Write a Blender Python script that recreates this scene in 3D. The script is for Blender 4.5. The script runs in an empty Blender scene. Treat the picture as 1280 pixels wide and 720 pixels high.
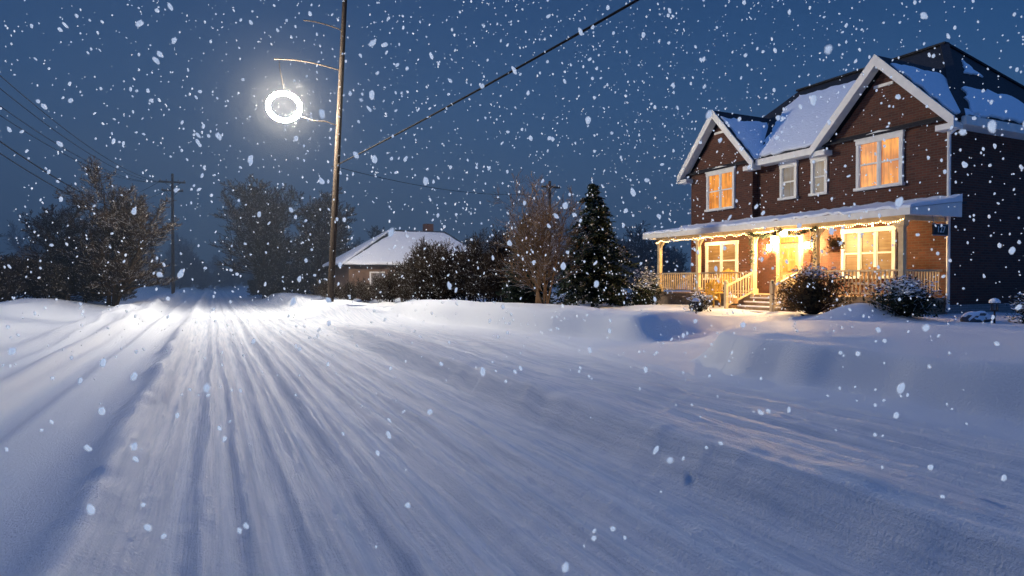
import bpy, math, random
import numpy as np
from mathutils import Vector, Matrix

scene = bpy.context.scene
scene.view_settings.view_transform = 'Standard'
scene.view_settings.look = 'None'
scene.view_settings.exposure = 0
COL = scene.collection

# World frame: the road runs along +Y, the houses stand on the +X side. Metres.

# ------------------------------------------------------------------ materials
def new_mat(name):
    m = bpy.data.materials.new(name); m.use_nodes = True
    nt = m.node_tree
    return m, nt, nt.nodes, nt.links, nt.nodes['Principled BSDF']

def plain(name, col, rough=0.7, var=0.25, scale=6.0, bump=0.2, spec=0.3, bdist=0.01):
    m, nt, N, L, B = new_mat(name)
    tc = N.new('ShaderNodeTexCoord'); nz = N.new('ShaderNodeTexNoise')
    nz.inputs['Scale'].default_value = scale; nz.inputs['Detail'].default_value = 3
    L.new(tc.outputs['Object'], nz.inputs['Vector'])
    cr = N.new('ShaderNodeValToRGB')
    cr.color_ramp.elements[0].position = 0.3; cr.color_ramp.elements[1].position = 0.7
    cr.color_ramp.elements[0].color = [c*(1-var) for c in col]+[1]
    cr.color_ramp.elements[1].color = [min(1, c*(1+var)) for c in col]+[1]
    L.new(nz.outputs['Fac'], cr.inputs['Fac']); L.new(cr.outputs['Color'], B.inputs['Base Color'])
    B.inputs['Roughness'].default_value = rough
    B.inputs['Specular IOR Level'].default_value = spec
    bp = N.new('ShaderNodeBump'); bp.inputs['Strength'].default_value = bump; bp.inputs['Distance'].default_value = bdist
    L.new(nz.outputs['Fac'], bp.inputs['Height']); L.new(bp.outputs['Normal'], B.inputs['Normal'])
    return m

def flat(name, col, rough=.9):
    m, nt, N, L, B = new_mat(name)
    B.inputs['Base Color'].default_value = (*col, 1); B.inputs['Roughness'].default_value = rough
    B.inputs['Specular IOR Level'].default_value = .1
    oi = N.new('ShaderNodeTexNoise'); oi.inputs['Scale'].default_value = .6; oi.inputs['Detail'].default_value = 1
    cr = N.new('ShaderNodeValToRGB')
    cr.color_ramp.elements[0].position = .35; cr.color_ramp.elements[1].position = .65
    cr.color_ramp.elements[0].color = [c*.7 for c in col]+[1]; cr.color_ramp.elements[1].color = [c*1.25 for c in col]+[1]
    L.new(oi.outputs['Fac'], cr.inputs['Fac']); L.new(cr.outputs['Color'], B.inputs['Base Color'])
    return m

def emis(name, col, strength):
    m, nt, N, L, B = new_mat(name)
    B.inputs['Base Color'].default_value = (*col, 1)
    B.inputs['Emission Color'].default_value = (*col, 1)
    B.inputs['Emission Strength'].default_value = strength
    return m

def snow_ground():
    m, nt, N, L, B = new_mat('snow_ground')
    B.inputs['Roughness'].default_value = .6
    B.inputs['Specular IOR Level'].default_value = .25
    tc = N.new('ShaderNodeTexCoord')
    sep = N.new('ShaderNodeSeparateXYZ'); L.new(tc.outputs['Object'], sep.inputs[0])
    mp = N.new('ShaderNodeMapping'); mp.inputs['Scale'].default_value = (11, .35, 1)
    L.new(tc.outputs['Object'], mp.inputs['Vector'])
    n1 = N.new('ShaderNodeTexNoise'); n1.inputs['Scale'].default_value = 1.6; n1.inputs['Detail'].default_value = 3
    n1.inputs['Roughness'].default_value = .62
    L.new(mp.outputs[0], n1.inputs['Vector'])
    mr = N.new('ShaderNodeMapRange'); mr.interpolation_type = 'SMOOTHSTEP'
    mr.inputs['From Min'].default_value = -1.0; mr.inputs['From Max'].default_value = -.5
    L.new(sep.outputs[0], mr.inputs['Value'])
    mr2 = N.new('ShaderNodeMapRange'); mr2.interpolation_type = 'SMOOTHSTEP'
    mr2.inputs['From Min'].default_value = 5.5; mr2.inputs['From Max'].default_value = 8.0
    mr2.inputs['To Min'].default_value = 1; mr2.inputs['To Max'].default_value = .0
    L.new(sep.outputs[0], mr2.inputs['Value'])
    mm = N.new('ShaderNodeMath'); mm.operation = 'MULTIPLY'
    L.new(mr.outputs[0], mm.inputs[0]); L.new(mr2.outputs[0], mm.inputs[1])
    n2 = N.new('ShaderNodeTexNoise'); n2.inputs['Scale'].default_value = 30; n2.inputs['Detail'].default_value = 4
    n2.inputs['Roughness'].default_value = .85
    L.new(tc.outputs['Object'], n2.inputs['Vector'])
    h1 = N.new('ShaderNodeMath'); h1.operation = 'MULTIPLY'; L.new(n1.outputs['Fac'], h1.inputs[0]); L.new(mm.outputs[0], h1.inputs[1])
    h2 = N.new('ShaderNodeMath'); h2.operation = 'MULTIPLY_ADD'
    L.new(h1.outputs[0], h2.inputs[0]); L.new(n2.outputs['Fac'], h2.inputs[2])
    h2.inputs[1].default_value = .9
    b2 = N.new('ShaderNodeBump'); b2.inputs['Distance'].default_value = .042; b2.inputs['Strength'].default_value = 1.0
    L.new(h2.outputs[0], b2.inputs['Height'])
    L.new(b2.outputs['Normal'], B.inputs['Normal'])
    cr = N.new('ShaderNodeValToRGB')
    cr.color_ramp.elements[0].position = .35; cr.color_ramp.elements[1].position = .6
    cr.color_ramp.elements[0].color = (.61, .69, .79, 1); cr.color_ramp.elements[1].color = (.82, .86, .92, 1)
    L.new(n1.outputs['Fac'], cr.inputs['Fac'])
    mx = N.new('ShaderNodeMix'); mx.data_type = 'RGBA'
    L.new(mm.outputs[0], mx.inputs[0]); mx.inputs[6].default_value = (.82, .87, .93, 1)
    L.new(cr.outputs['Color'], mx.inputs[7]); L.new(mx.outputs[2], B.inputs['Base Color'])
    return m

def brick(name, c1, c2, mortar):
    m, nt, N, L, B = new_mat(name)
    tc = N.new('ShaderNodeTexCoord'); sep = N.new('ShaderNodeSeparateXYZ'); L.new(tc.outputs['Object'], sep.inputs[0])
    ad = N.new('ShaderNodeMath'); L.new(sep.outputs[0], ad.inputs[0]); L.new(sep.outputs[1], ad.inputs[1])
    cb = N.new('ShaderNodeCombineXYZ'); L.new(ad.outputs[0], cb.inputs[0]); L.new(sep.outputs[2], cb.inputs[1])
    bt = N.new('ShaderNodeTexBrick'); L.new(cb.outputs[0], bt.inputs['Vector'])
    bt.inputs['Scale'].default_value = 1; bt.inputs['Brick Width'].default_value = .24; bt.inputs['Row Height'].default_value = .085
    bt.inputs['Mortar Size'].default_value = .008; bt.inputs['Color1'].default_value = (*c1, 1)
    bt.inputs['Color2'].default_value = (*c2, 1); bt.inputs['Mortar'].default_value = (*mortar, 1)
    nz = N.new('ShaderNodeTexNoise'); nz.inputs['Scale'].default_value = 1.3; nz.inputs['Detail'].default_value = 5
    L.new(tc.outputs['Object'], nz.inputs['Vector'])
    mx = N.new('ShaderNodeMix'); mx.data_type = 'RGBA'; mx.blend_type = 'MULTIPLY'; mx.inputs[0].default_value = .7
    L.new(bt.outputs['Color'], mx.inputs[6])
    cr = N.new('ShaderNodeValToRGB'); cr.color_ramp.elements[0].color = (.55, .55, .55, 1); cr.color_ramp.elements[1].color = (1.2, 1.15, 1.1, 1)
    L.new(nz.outputs['Fac'], cr.inputs['Fac']); L.new(cr.outputs['Color'], mx.inputs[7])
    L.new(mx.outputs[2], B.inputs['Base Color']); B.inputs['Roughness'].default_value = .85
    bp = N.new('ShaderNodeBump'); bp.inputs['Strength'].default_value = .5; bp.inputs['Distance'].default_value = .01
    bp.invert = True
    L.new(bt.outputs['Fac'], bp.inputs['Height']); L.new(bp.outputs['Normal'], B.inputs['Normal'])
    return m

def window_mat(name, col, strength, curtain=True):
    """emissive pane"""
    m, nt, N, L, B = new_mat(name)
    tc = N.new('ShaderNodeTexCoord')
    mp = N.new('ShaderNodeMapping'); mp.inputs['Scale'].default_value = (1, 14, .9) if curtain else (1, 1.2, 22)
    L.new(tc.outputs['Object'], mp.inputs['Vector'])
    nz = N.new('ShaderNodeTexNoise'); nz.inputs['Scale'].default_value = 1; nz.inputs['Detail'].default_value = 3
    L.new(mp.outputs[0], nz.inputs['Vector'])
    n2 = N.new('ShaderNodeTexNoise'); n2.inputs['Scale'].default_value = 1.7; n2.inputs['Detail'].default_value = 2
    L.new(tc.outputs['Object'], n2.inputs['Vector'])
    mu = N.new('ShaderNodeMath'); mu.operation = 'MULTIPLY'
    L.new(nz.outputs['Fac'], mu.inputs[0]); L.new(n2.outputs['Fac'], mu.inputs[1])
    cr = N.new('ShaderNodeValToRGB')
    cr.color_ramp.elements[0].position = .16; cr.color_ramp.elements[1].position = .36
    cr.color_ramp.elements[0].color = (col[0]*.45, col[1]*.32, col[2]*.2, 1)
    cr.color_ramp.elements[1].color = (col[0], col[1], col[2], 1)
    L.new(mu.outputs[0], cr.inputs['Fac'])
    B.inputs['Base Color'].default_value = (.12, .08, .04, 1)
    L.new(cr.outputs['Color'], B.inputs['Emission Color']); B.inputs['Emission Strength'].default_value = strength
    B.inputs['Roughness'].default_value = .35
    B.inputs['Specular IOR Level'].default_value = .25
    return m

M_ground = snow_ground()
M_snow = plain('snow', (.82, .86, .92), .6, .03, 9, .5, .25, .04)
M_brick = brick('red_brick', (.12, .038, .021), (.07, .023, .015), (.09, .07, .06))
M_stone = brick('foundation_stone', (.30, .30, .31), (.24, .24, .25), (.15, .15, .15))
M_white = plain('white_paint', (.74, .74, .72), .5, .06, 5, .1)
M_shingle = plain('shingles', (.03, .032, .038), .85, .4, 18, .5)
M_wood = plain('porch_wood', (.36, .22, .11), .6, .25, 8, .2)
M_cream = plain('cream_wood', (.60, .47, .29), .55, .12, 6, .1)
M_deck = plain('deck_boards', (.22, .16, .11), .7, .25, 8, .2)
M_pole = plain('pole_wood', (.042, .032, .026), .9, .4, 14, .5)
M_metal = plain('grey_metal', (.25, .26, .28), .45, .15, 12, .1)
M_dark = plain('dark_metal', (.02, .02, .022), .5, .3, 12, .1)
M_bark = flat('bark', (.06, .043, .032))
M_barkf = flat('bark_distant', (.045, .042, .045))  # bluish haze of distance tinted into the bark colour
M_twigsnow = flat('twig_snow', (.42, .42, .43))
M_needle = flat('needles', (.03, .045, .032))
M_leaf = flat('shrub_leaves', (.13, .085, .038))
M_win = window_mat('lit_window', (1.0, .37, .045), 1.05)
M_win2 = window_mat('blind_window', (.75, .42, .15), .40, False)  # glow stands in for porch light falling on the blinds
M_win3 = window_mat('dim_window', (.22, .27, .38), .35)
M_ring = emis('lamp_tube', (1, .86, .66), 1650)
M_bulb = emis('bulb', (1, .62, .25), 950)
M_string = emis('string_bulb', (1, .70, .34), 14)
M_yellow = plain('yellow_paint', (.55, .33, .05), .5, .15, 6, .1)
M_terra = plain('terracotta', (.28, .12, .06), .8, .2, 6, .1)
M_wire = flat('cable', (.015, .015, .018))
M_diff = bpy.data.materials.new('lamp_diffuser'); M_diff.use_nodes = True
_n = M_diff.node_tree; _n.nodes.clear(); _o = _n.nodes.new('ShaderNodeOutputMaterial'); _e = _n.nodes.new('ShaderNodeEmission')
_t = _n.nodes.new('ShaderNodeTexNoise'); _t.inputs['Scale'].default_value = 3
_r = _n.nodes.new('ShaderNodeValToRGB'); _r.color_ramp.elements[0].color = (.26, .32, .46, 1); _r.color_ramp.elements[1].color = (.52, .58, .74, 1)
_n.links.new(_t.outputs['Fac'], _r.inputs['Fac']); _n.links.new(_r.outputs['Color'], _e.inputs['Color'])
_e.inputs['Strength'].default_value = .6; _n.links.new(_e.outputs[0], _o.inputs['Surface'])

# ------------------------------------------------------------------ mesh helpers
def empty(name, loc=(0, 0, 0), rz=0):
    e = bpy.data.objects.new(name, None); COL.objects.link(e)
    e.location = loc; e.rotation_euler = (0, 0, rz); e.empty_display_size = .3
    return e

def mk(name, verts, faces, mats, parent=None, midx=None, smooth=False, loc=None):
    me = bpy.data.meshes.new(name)
    me.from_pydata([tuple(v) for v in verts], [], [tuple(f) for f in faces])
    if not isinstance(mats, (list, tuple)): mats = [mats]
    for mm in mats: me.materials.append(mm)
    if midx is not None: me.polygons.foreach_set('material_index', np.asarray(midx, dtype=np.int32))
    if smooth: me.polygons.foreach_set('use_smooth', np.ones(len(me.polygons), dtype=bool))
    me.update()
    o = bpy.data.objects.new(name, me); COL.objects.link(o)
    if parent is not None: o.parent = parent
    if loc is not None: o.location = loc
    return o

class B:
    """accumulates shaped pieces into one mesh"""
    def __init__(s): s.v = []; s.f = []; s.m = []
    def add(s, vs, fs, mi=0):
        n = len(s.v); s.v += [tuple(p) for p in vs]
        s.f += [tuple(i+n for i in f) for f in fs]; s.m += [mi]*len(fs)
    def box(s, x0, x1, y0, y1, z0, z1, mi=0):
        s.add([(x0,y0,z0),(x1,y0,z0),(x1,y1,z0),(x0,y1,z0),(x0,y0,z1),(x1,y0,z1),(x1,y1,z1),(x0,y1,z1)],
              [(0,3,2,1),(4,5,6,7),(0,1,5,4),(1,2,6,5),(2,3,7,6),(3,0,4,7)], mi)
    def beam(s, p0, p1, w, h, mi=0, up=(0,0,1)):
        p0 = Vector(p0); p1 = Vector(p1); d = (p1-p0).normalized()
        side = d.cross(Vector(up)).normalized(); u = side.cross(d).normalized()
        vs = []
        for p in (p0, p1):
            for a, b in ((-1,-1),(1,-1),(1,1),(-1,1)):
                vs.append(p+side*a*w/2+u*b*h/2)
        s.add(vs, [(0,1,2,3),(7,6,5,4),(0,4,5,1),(1,5,6,2),(2,6,7,3),(3,7,4,0)], mi)
    def tube(s, p0, p1, r0, r1, n=6, mi=0, cap=True):
        p0 = Vector(p0); p1 = Vector(p1); d = (p1-p0)
        if d.length < 1e-6: return
        d.normalize()
        a = Vector((0,0,1)) if abs(d.z) < .9 else Vector((1,0,0))
        u = d.cross(a).normalized(); w = d.cross(u)
        vs = []
        for p, r in ((p0, r0), (p1, r1)):
            for i in range(n):
                t = 2*math.pi*i/n
                vs.append(p+(u*math.cos(t)+w*math.sin(t))*r)
        fs = [(i, (i+1) % n, n+(i+1) % n, n+i) for i in range(n)]
        if cap: fs += [tuple(range(n-1, -1, -1)), tuple(range(n, 2*n))]
        s.add(vs, fs, mi)
    def path(s, pts, r, n=5, mi=0):
        for a, b in zip(pts[:-1], pts[1:]): s.tube(a, b, r, r, n, mi, False)
    def lathe(s, c, prof, n=16, mi=0):
        vs = []; fs = []
        for r, z in prof:
            for i in range(n):
                t = 2*math.pi*i/n; vs.append((c[0]+r*math.cos(t), c[1]+r*math.sin(t), c[2]+z))
        for k in range(len(prof)-1):
            for i in range(n):
                j = (i+1) % n
                fs.append((k*n+i, k*n+j, (k+1)*n+j, (k+1)*n+i))
        fs.append(tuple(range(n-1, -1, -1))); fs.append(tuple(range((len(prof)-1)*n, len(prof)*n)))
        s.add(vs, fs, mi)
    def prism(s, poly, off, mi=0):
        """extrude planar polygon by vector off"""
        n = len(poly); off = Vector(off)
        vs = [Vector(p) for p in poly]+[Vector(p)+off for p in poly]
        fs = [tuple(range(n-1, -1, -1)), tuple(range(n, 2*n))]+[(i, (i+1) % n, n+(i+1) % n, n+i) for i in range(n)]
        s.add(vs, fs, mi)
    def out(s, name, mats, parent=None, smooth=False, loc=None):
        return mk(name, s.v, s.f, mats, parent, s.m, smooth, loc)

def vnoise(x, y, seed=0):
    xi = np.floor(x).astype(np.int64); yi = np.floor(y).astype(np.int64)
    fx = x-xi; fy = y-yi
    fx = fx*fx*fx*(fx*(fx*6-15)+10); fy = fy*fy*fy*(fy*(fy*6-15)+10)
    def hsh(a, b):
        n = (a*374761393+b*668265263+seed*1442695041) & 0x7fffffff
        n = ((n ^ (n >> 13))*1274126177) & 0x7fffffff
        n = n ^ (n >> 16)
        return (n & 0xffff)/32767.5-1
    a = hsh(xi, yi); b = hsh(xi+1, yi); c = hsh(xi, yi+1); d = hsh(xi+1, yi+1)
    return (a*(1-fx)+b*fx)*(1-fy)+(c*(1-fx)+d*fx)*fy

def sst(x, a, b):
    t = np.clip((x-a)/(b-a), 0, 1); return t*t*(3-2*t)
def ga(x, w): return np.exp(-(x/w)**2)
def rut(x, w):
    """flat-bottomed wheel track with a small pressed-up lip"""
    return np.exp(-(np.abs(x)/w)**3)-.35*ga(np.abs(x)-w*1.5, w*.45)

def height(r, a):
    O = r*0
    h = .02*vnoise(r/2.2, a/5, 1)+.012*vnoise(r/.8, a/2.6, 2)
    near = sst(r, -1.0, -.4)*(1-sst(r, 7, 8.5))
    for i, (c, w, d) in enumerate(((-.22, .12, .055), (.10, .06, .03), (.40, .11, .055), (.92, .13, .11), (1.22, .06, .035), (1.62, .15, .07),
                    (1.95, .05, .03), (2.18, .07, .035), (2.50, .15, .09), (2.92, .08, .04), (3.2, .07, .03))):
        m = .035*vnoise(O+i*3.3, a/5.5, 41)+.010*vnoise(O+i, a/.9, 42)
        h -= d*rut(r-c-m, w)*(.85+.25*vnoise(O+c*9, a/1.8, 3))
    h += near*(.012*vnoise(r*8, a*.3, 4)+.008*vnoise(r*17, a*.7, 5)+.007*vnoise(r*7, a*6, 6)+.005*vnoise(r*15, a*14, 61))
    lm = .03*np.sin(a/4)+.05*vnoise(O, a/1.3, 8)
    h += (.24+.05*vnoise(O, a/1.7, 7)+.03*vnoise(r*4, a*3, 71))*ga(r+.80-lm, .24)
    h -= .07*ga(r+1.45, .3)
    h += .20*ga(r+2.85-.1*np.sin(a/4), .22)-.06*rut(r+2.25, .2)-.05*rut(r+3.4, .2)
    h += .08*ga(r+4.3, .3)
    h += .34*sst(-r, 4.6, 8.5)+.06*sst(-r, 4, 7)*vnoise(r/2, a/3, 9)
    h += sst(a, 20, 27)*(.34+.16*vnoise(r, a/2.2, 10))*ga(r+3.6+.3*vnoise(O, a/4, 30), 1.0)
    h += sst(a, 16, 24)*.3*ga(r+9, 1.5)*(1+.5*vnoise(r, a/3, 12))
    # the ploughed lane is cut lower than the snow on its right
    rc = 3.55+.05*np.sin(a/3)+.03*vnoise(O, a/1.3, 13)+.012*vnoise(O, a/.35, 131)
    am = 1-.75*sst(a, 16, 26)
    h += am*(.34+.02*vnoise(r*3, a*2, 72))*(sst(r, rc-.08, rc+.24))*(1-.55*sst(r, rc+.5, rc+1.6)-.45*sst(r, 6.0, 8.0))
    h -= am*.05*ga(r-rc+.18, .12)
    for c, w, d in ((4.45, .12, .05), (4.95, .14, .085), (5.45, .12, .06), (6.0, .14, .085), (6.5, .12, .06), (7.05, .14, .08), (7.45, .09, .04)):
        bend = .0085*np.clip(a-4, 0, 12)**2
        h -= d*rut(r-c-bend*(.4+.25*(c-4))-.04*vnoise(O+c, a/2.3, 43), w)*(1-sst(a, 15, 20))*(.8+.3*vnoise(O+c, a/1.5, 14))
    h += (.016*vnoise(r*2.2, a*1.2, 15)+.008*vnoise(r*6, a*2, 151))*sst(r, 3.8, 4.6)*(1-sst(a, 20, 30))
    rise = .60*sst(r, 9, 17.5)*(1-sst(a, 60, 110))
    # near snow bank (right foreground)
    e1 = 7.85+.14*(9-np.clip(a, -20, 9))+.10*vnoise(O, a/2.1, 16)+.05*vnoise(O+3, a/.6, 17)
    e1 = e1+1.1*sst(a, 7.8, 10.4)
    b1 = (.80+.04*vnoise(r/1.6, a/1.9, 18)+.018*vnoise(r/.5, a/.6, 19))*(.85*sst(r, e1, e1+.5)+.15*sst(r, e1+.3, e1+1.5))*(1-sst(a+.2*vnoise(r/1.2, O, 20)-.14*(r-8), 9.6, 10.7))
    b1 += .05*ga(r-e1+.02, .18)*(1-sst(a, 8.6, 10))*(.7+.5*vnoise(r*2.5, a*2.2, 33))
    b1 *= 1-.24*sst(r, 11, 17)
    # middle bank
    e2 = 10-(a-15)*.25+.18*vnoise(O, a/2, 21)
    w2 = sst(a, 13.6, 14.8)*(1-sst(a, 27, 31))
    b2 = w2*((.84+.05*vnoise(r/1.1, a/1.4, 22))*(.85*sst(r, e2, e2+.5)+.15*sst(r, e2+.2, e2+1.1))*(1-.35*sst(r, e2+1.6, e2+4)))
    # far roadside bank
    e3 = 3.9+.3*vnoise(O, a/2.5, 23)
    b3 = sst(a, 24, 30)*(.50+.18*vnoise(r, a/2, 24))*sst(r, e3, e3+1.0)*(1-.3*sst(r, e3+1.6, e3+4))
    top = np.maximum(np.maximum(b1, b2), np.maximum(b3, rise+.03*vnoise(r/1.2, a/1.2, 25)*sst(r, 9, 12)))
    h += top
    h += .48*np.exp(-((r-16.6)/1.3)**2-((a-12.2)/.9)**2)
    h += .18*np.exp(-((r-15.5)/.8)**2-((a-20.5)/1.4)**2)
    h -= .10*ga(a-17.1-.15*(r-18), .55)*sst(r, 10.5, 13)*(1-sst(r, 18.6, 19.2))
    far = sst(np.hypot(r, a), 90, 260)
    return h*(1-far)+far*(.5+.8*vnoise(r/60, a/60, 26))

def hz(r, a): return float(height(np.array([float(r)]), np.array([float(a)]))[0])

def graded(lo, d0, d1, hi, step, g=1.06, mx=14):
    pts = list(np.arange(d0, d1, step))
    x = d1; s = step
    up = []
    while x < hi: up.append(x); s = min(s*g, mx); x += s
    up.append(hi)
    x = d0; s = step; dn = []
    while x > lo:
        s = min(s*g, mx); x -= s; dn.append(max(x, lo))
    return np.array(dn[::-1]+pts+up)

xs = graded(-420, -3.6, 9.6, 420, .03, 1.055)
ys = graded(-25, 1.8, 9, 700, .06, 1.02)
X, Y = np.meshgrid(xs, ys)
Z = height(X.ravel().copy(), Y.ravel().copy())
nx, ny = len(xs), len(ys)
vv = np.stack([X.ravel(), Y.ravel(), Z], 1).astype(np.float32)
ii = np.arange(nx*ny).reshape(ny, nx)
fa = np.stack([ii[:-1, :-1], ii[:-1, 1:], ii[1:, 1:], ii[1:, :-1]], -1).reshape(-1, 4).astype(np.int32)
def npmesh(name, vv, fa, mats, smooth=True, midx=None):
    me = bpy.data.meshes.new(name); k = fa.shape[1]
    me.vertices.add(len(vv)); me.vertices.foreach_set('co', vv.astype(np.float32).ravel())
    me.loops.add(fa.size); me.loops.foreach_set('vertex_index', fa.astype(np.int32).ravel())
    me.polygons.add(len(fa)); me.polygons.foreach_set('loop_start', np.arange(0, fa.size, k, dtype=np.int32))
    me.polygons.foreach_set('use_smooth', np.full(len(fa), smooth))
    for m_ in mats: me.materials.append(m_)
    if midx is not None: me.polygons.foreach_set('material_index', midx.astype(np.int32))
    me.update(calc_edges=True)
    o = bpy.data.objects.new(name, me); COL.objects.link(o); return o
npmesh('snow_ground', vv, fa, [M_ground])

# ------------------------------------------------------------------ trees
def grow(segs, p, d, L, r, lvl, cfg, rng):
    n, kids, spread, ratio = cfg[lvl]
    q = p.copy(); dd = d.copy()
    for i in range(n):
        dd = dd+rng.normal(0, .13 if lvl else .05, 3); dd[2] += .05 if lvl else 0
        dd /= math.sqrt(dd @ dd)
        q2 = q+dd*L/n
        r0 = r*(1-.75*i/n); r1 = r*(1-.75*(i+1)/n)
        segs.append((q, q2, r0, r1, lvl))
        if lvl+1 < len(cfg) and (lvl > 0 or i >= 1):
            for k in range(kids):
                ax = rng.normal(0, 1, 3); ax -= ax.dot(dd)*dd; ax /= math.sqrt(ax @ ax)+1e-9
                s = spread*rng.uniform(.7, 1.2)
                nd = dd*math.cos(s)+ax*math.sin(s)
                if nd[2] < -.15: nd[2] *= -.5
                nd /= math.sqrt(nd @ nd)
                t = rng.uniform(.2, 1)
                fall = (1-.45*i/n)
                grow(segs, q+(q2-q)*t, nd, L*ratio*fall*rng.uniform(.7, 1.15), max(r1*.55, .004), lvl+1, cfg, rng)
        q = q2

def segmesh(segs, snowp, rng, minr=0.0):
    P0 = np.array([s[0] for s in segs]); P1 = np.array([s[1] for s in segs])
    R0 = np.maximum(np.array([s[2] for s in segs]), minr); R1 = np.maximum(np.array([s[3] for s in segs]), minr*.7)
    D = P1-P0; D /= np.linalg.norm(D, axis=1)[:, None]+1e-9
    A = np.where(np.abs(D[:, 2:3]) < .9, np.array([[0, 0, 1.]]), np.array([[1., 0, 0]]))
    U = np.cross(D, A); U /= np.linalg.norm(U, axis=1)[:, None]; W = np.cross(D, U)
    n = 3; vs = []
    for P, R in ((P0, R0), (P1, R1)):
        for i in range(n):
            t = 2*math.pi*i/n+.785
            vs.append(P+(U*math.cos(t)+W*math.sin(t))*R[:, None])
    V = np.stack(vs, 1).reshape(-1, 3)
    base = np.arange(len(segs))*2*n
    F = np.concatenate([np.stack([base+i, base+(i+1) % n, base+n+(i+1) % n, base+n+i], 1) for i in range(n)])
    lv = np.array([s[4] for s in segs])
    sn = (rng.random(len(segs)) < snowp) & (np.abs(D[:, 2]) < .85) & (lv > 1)
    MI = np.tile(sn.astype(int), n)
    return V, F, MI

CFG_BIG = [(7, 3, .80, .5), (4, 2, .7, .55), (3, 2, .7, .6), (2, 2, .7, .6), (2, 0, .7, .6)]
CFG_MID = [(6, 3, .75, .55), (4, 2, .65, .55), (3, 2, .6, .6), (2, 0, .7, .6)]
def tree_data(h, r, seed, cfg, stems=1, snowp=.35, minr=.008, lean=.25, trunk=.62):
    rng = np.random.default_rng(seed); segs = []
    for s in range(stems):
        d = np.array([rng.normal(0, lean if stems > 1 else .04), rng.normal(0, lean if stems > 1 else .04), 1.]); d /= np.linalg.norm(d)
        grow(segs, np.array([rng.normal(0, .12)*(stems > 1), rng.normal(0, .12)*(stems > 1), -.3]), d, h*trunk*1.25*(rng.uniform(.75, 1) if stems > 1 else 1), r, 0, cfg, rng)
    return segmesh(segs, snowp, rng, minr)

def place_tree(name, x, y, data, mats, sc=1.0):
    V, F, MI = data
    o = npmesh(name, V*sc, F, mats, False, MI); o.location = (x, y, hz(x, y)); return o

place_tree('bare_tree', -5.6, 46.5, tree_data(10.2, .17, 3, CFG_BIG, 4, .20, .014, .20), [M_bark, M_twigsnow])
place_tree('bare_tree', -9.4, 52, tree_data(7.6, .14, 13, CFG_BIG, 3, .16, .014, .25), [M_bark, M_twigsnow])
place_tree('bare_tree', 4.6, 62, tree_data(12.6, .20, 4, CFG_BIG, 4, .20, .020, .20), [M_bark, M_twigsnow])
place_tree('bare_tree', 8.4, 60, tree_data(10.4, .17, 14, CFG_BIG, 3, .16, .020, .25), [M_bark, M_twigsnow])
place_tree('bare_sapling', 10.9, 20.6, tree_data(4.4, .05, 6, CFG_MID, 6, .2, .006, .17, .72), [flat('sapling_bark', (.22, .14, .08)), M_twigsnow])

def merge(parts):
    V = []; F = []; Mi = []; n = 0
    for v, f, m in parts:
        V.append(v); F.append(f+n); Mi.append(m); n += len(v)
    return np.concatenate(V), np.concatenate(F), np.concatenate(Mi)

def xf(data, x, y, z, s, rot, sz=1.0):
    v, f, m = data; c, sn = math.cos(rot), math.sin(rot)
    w = np.stack([(v[:, 0]*c-v[:, 1]*sn)*s+x, (v[:, 0]*sn+v[:, 1]*c)*s+y, v[:, 2]*s*sz+z], 1)
    return w, f, m

def slivers(C, size, rng, flat=.5, droop=0.0):
    n = len(C)
    a = rng.normal(0, 1, (n, 3)); a[:, 2] = a[:, 2]*flat-droop; a /= np.linalg.norm(a, axis=1)[:, None]
    b = rng.normal(0, 1, (n, 3)); b[:, 2] *= flat; b -= (a*b).sum(1)[:, None]*a; b /= np.linalg.norm(b, axis=1)[:, None]
    s = size*rng.uniform(.6, 1.3, n)[:, None]
    V = np.stack([C-a*s, C+b*s*.35, C+a*s, C-b*s*.35], 1).reshape(-1, 3)
    k = np.arange(n)*4
    F = np.stack([k, k+1, k+2, k+3], 1)
    return V, F

def conifer(h, R, seed, whorls=24, snow=.3):
    rng = np.random.default_rng(seed); segs = [(np.array([0, 0, -.3]), np.array([0, 0, h]), .09, .012, 0)]
    needles = []; sn = []
    for w in range(whorls):
        t = (w+.3)/whorls; z = h*(.06+.92*t); rad = R*(1-t)**.85*rng.uniform(.78, 1.18)+.08
        for b in range(int(11-4*t)):
            an = rng.uniform(0, 2*math.pi); L = rad*rng.uniform(.6, 1.18)
            p = np.array([0, 0, z+rng.normal(0, .06)]); 
            for k in range(5):
                f0 = k/5; f1 = (k+1)/5
                a0 = p+np.array([math.cos(an)*L*f0, math.sin(an)*L*f0, .12*L*f0-.42*L*f0*f0])
                a1 = p+np.array([math.cos(an)*L*f1, math.sin(an)*L*f1, .12*L*f1-.42*L*f1*f1])
                segs.append((a0, a1, .018*(1-f0)+.005, .018*(1-f1)+.004, 1))
                m = 16
                c = a0+(a1-a0)*rng.random((m, 1))+rng.normal(0, .05+.05*(1-t), (m, 3))*np.array([1, 1, .5])
                needles.append(c)
                if rng.random() < snow*1.6:
                    m2 = 6
                    c2 = a0+(a1-a0)*rng.random((m2, 1))+rng.normal(0, .045, (m2, 3))*np.array([1, 1, .3])+np.array([0, 0, .045])
                    sn.append(c2)
    sV, sF, sM = segmesh(segs, 0, rng)
    nV, nF = slivers(np.concatenate(needles), .11, rng, .4, .25)
    wV, wF = slivers(np.concatenate(sn), .07, rng, .15)
    wV2, wF2 = slivers(np.concatenate(sn)+np.array([.01, 0, .02]), .045, rng, .9)
    return merge([(sV, sF, sM*0), (nV, nF, np.full(len(nF), 1)), (wV, wF, np.full(len(wF), 2)), (wV2, wF2, np.full(len(wF2), 2))])

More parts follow.
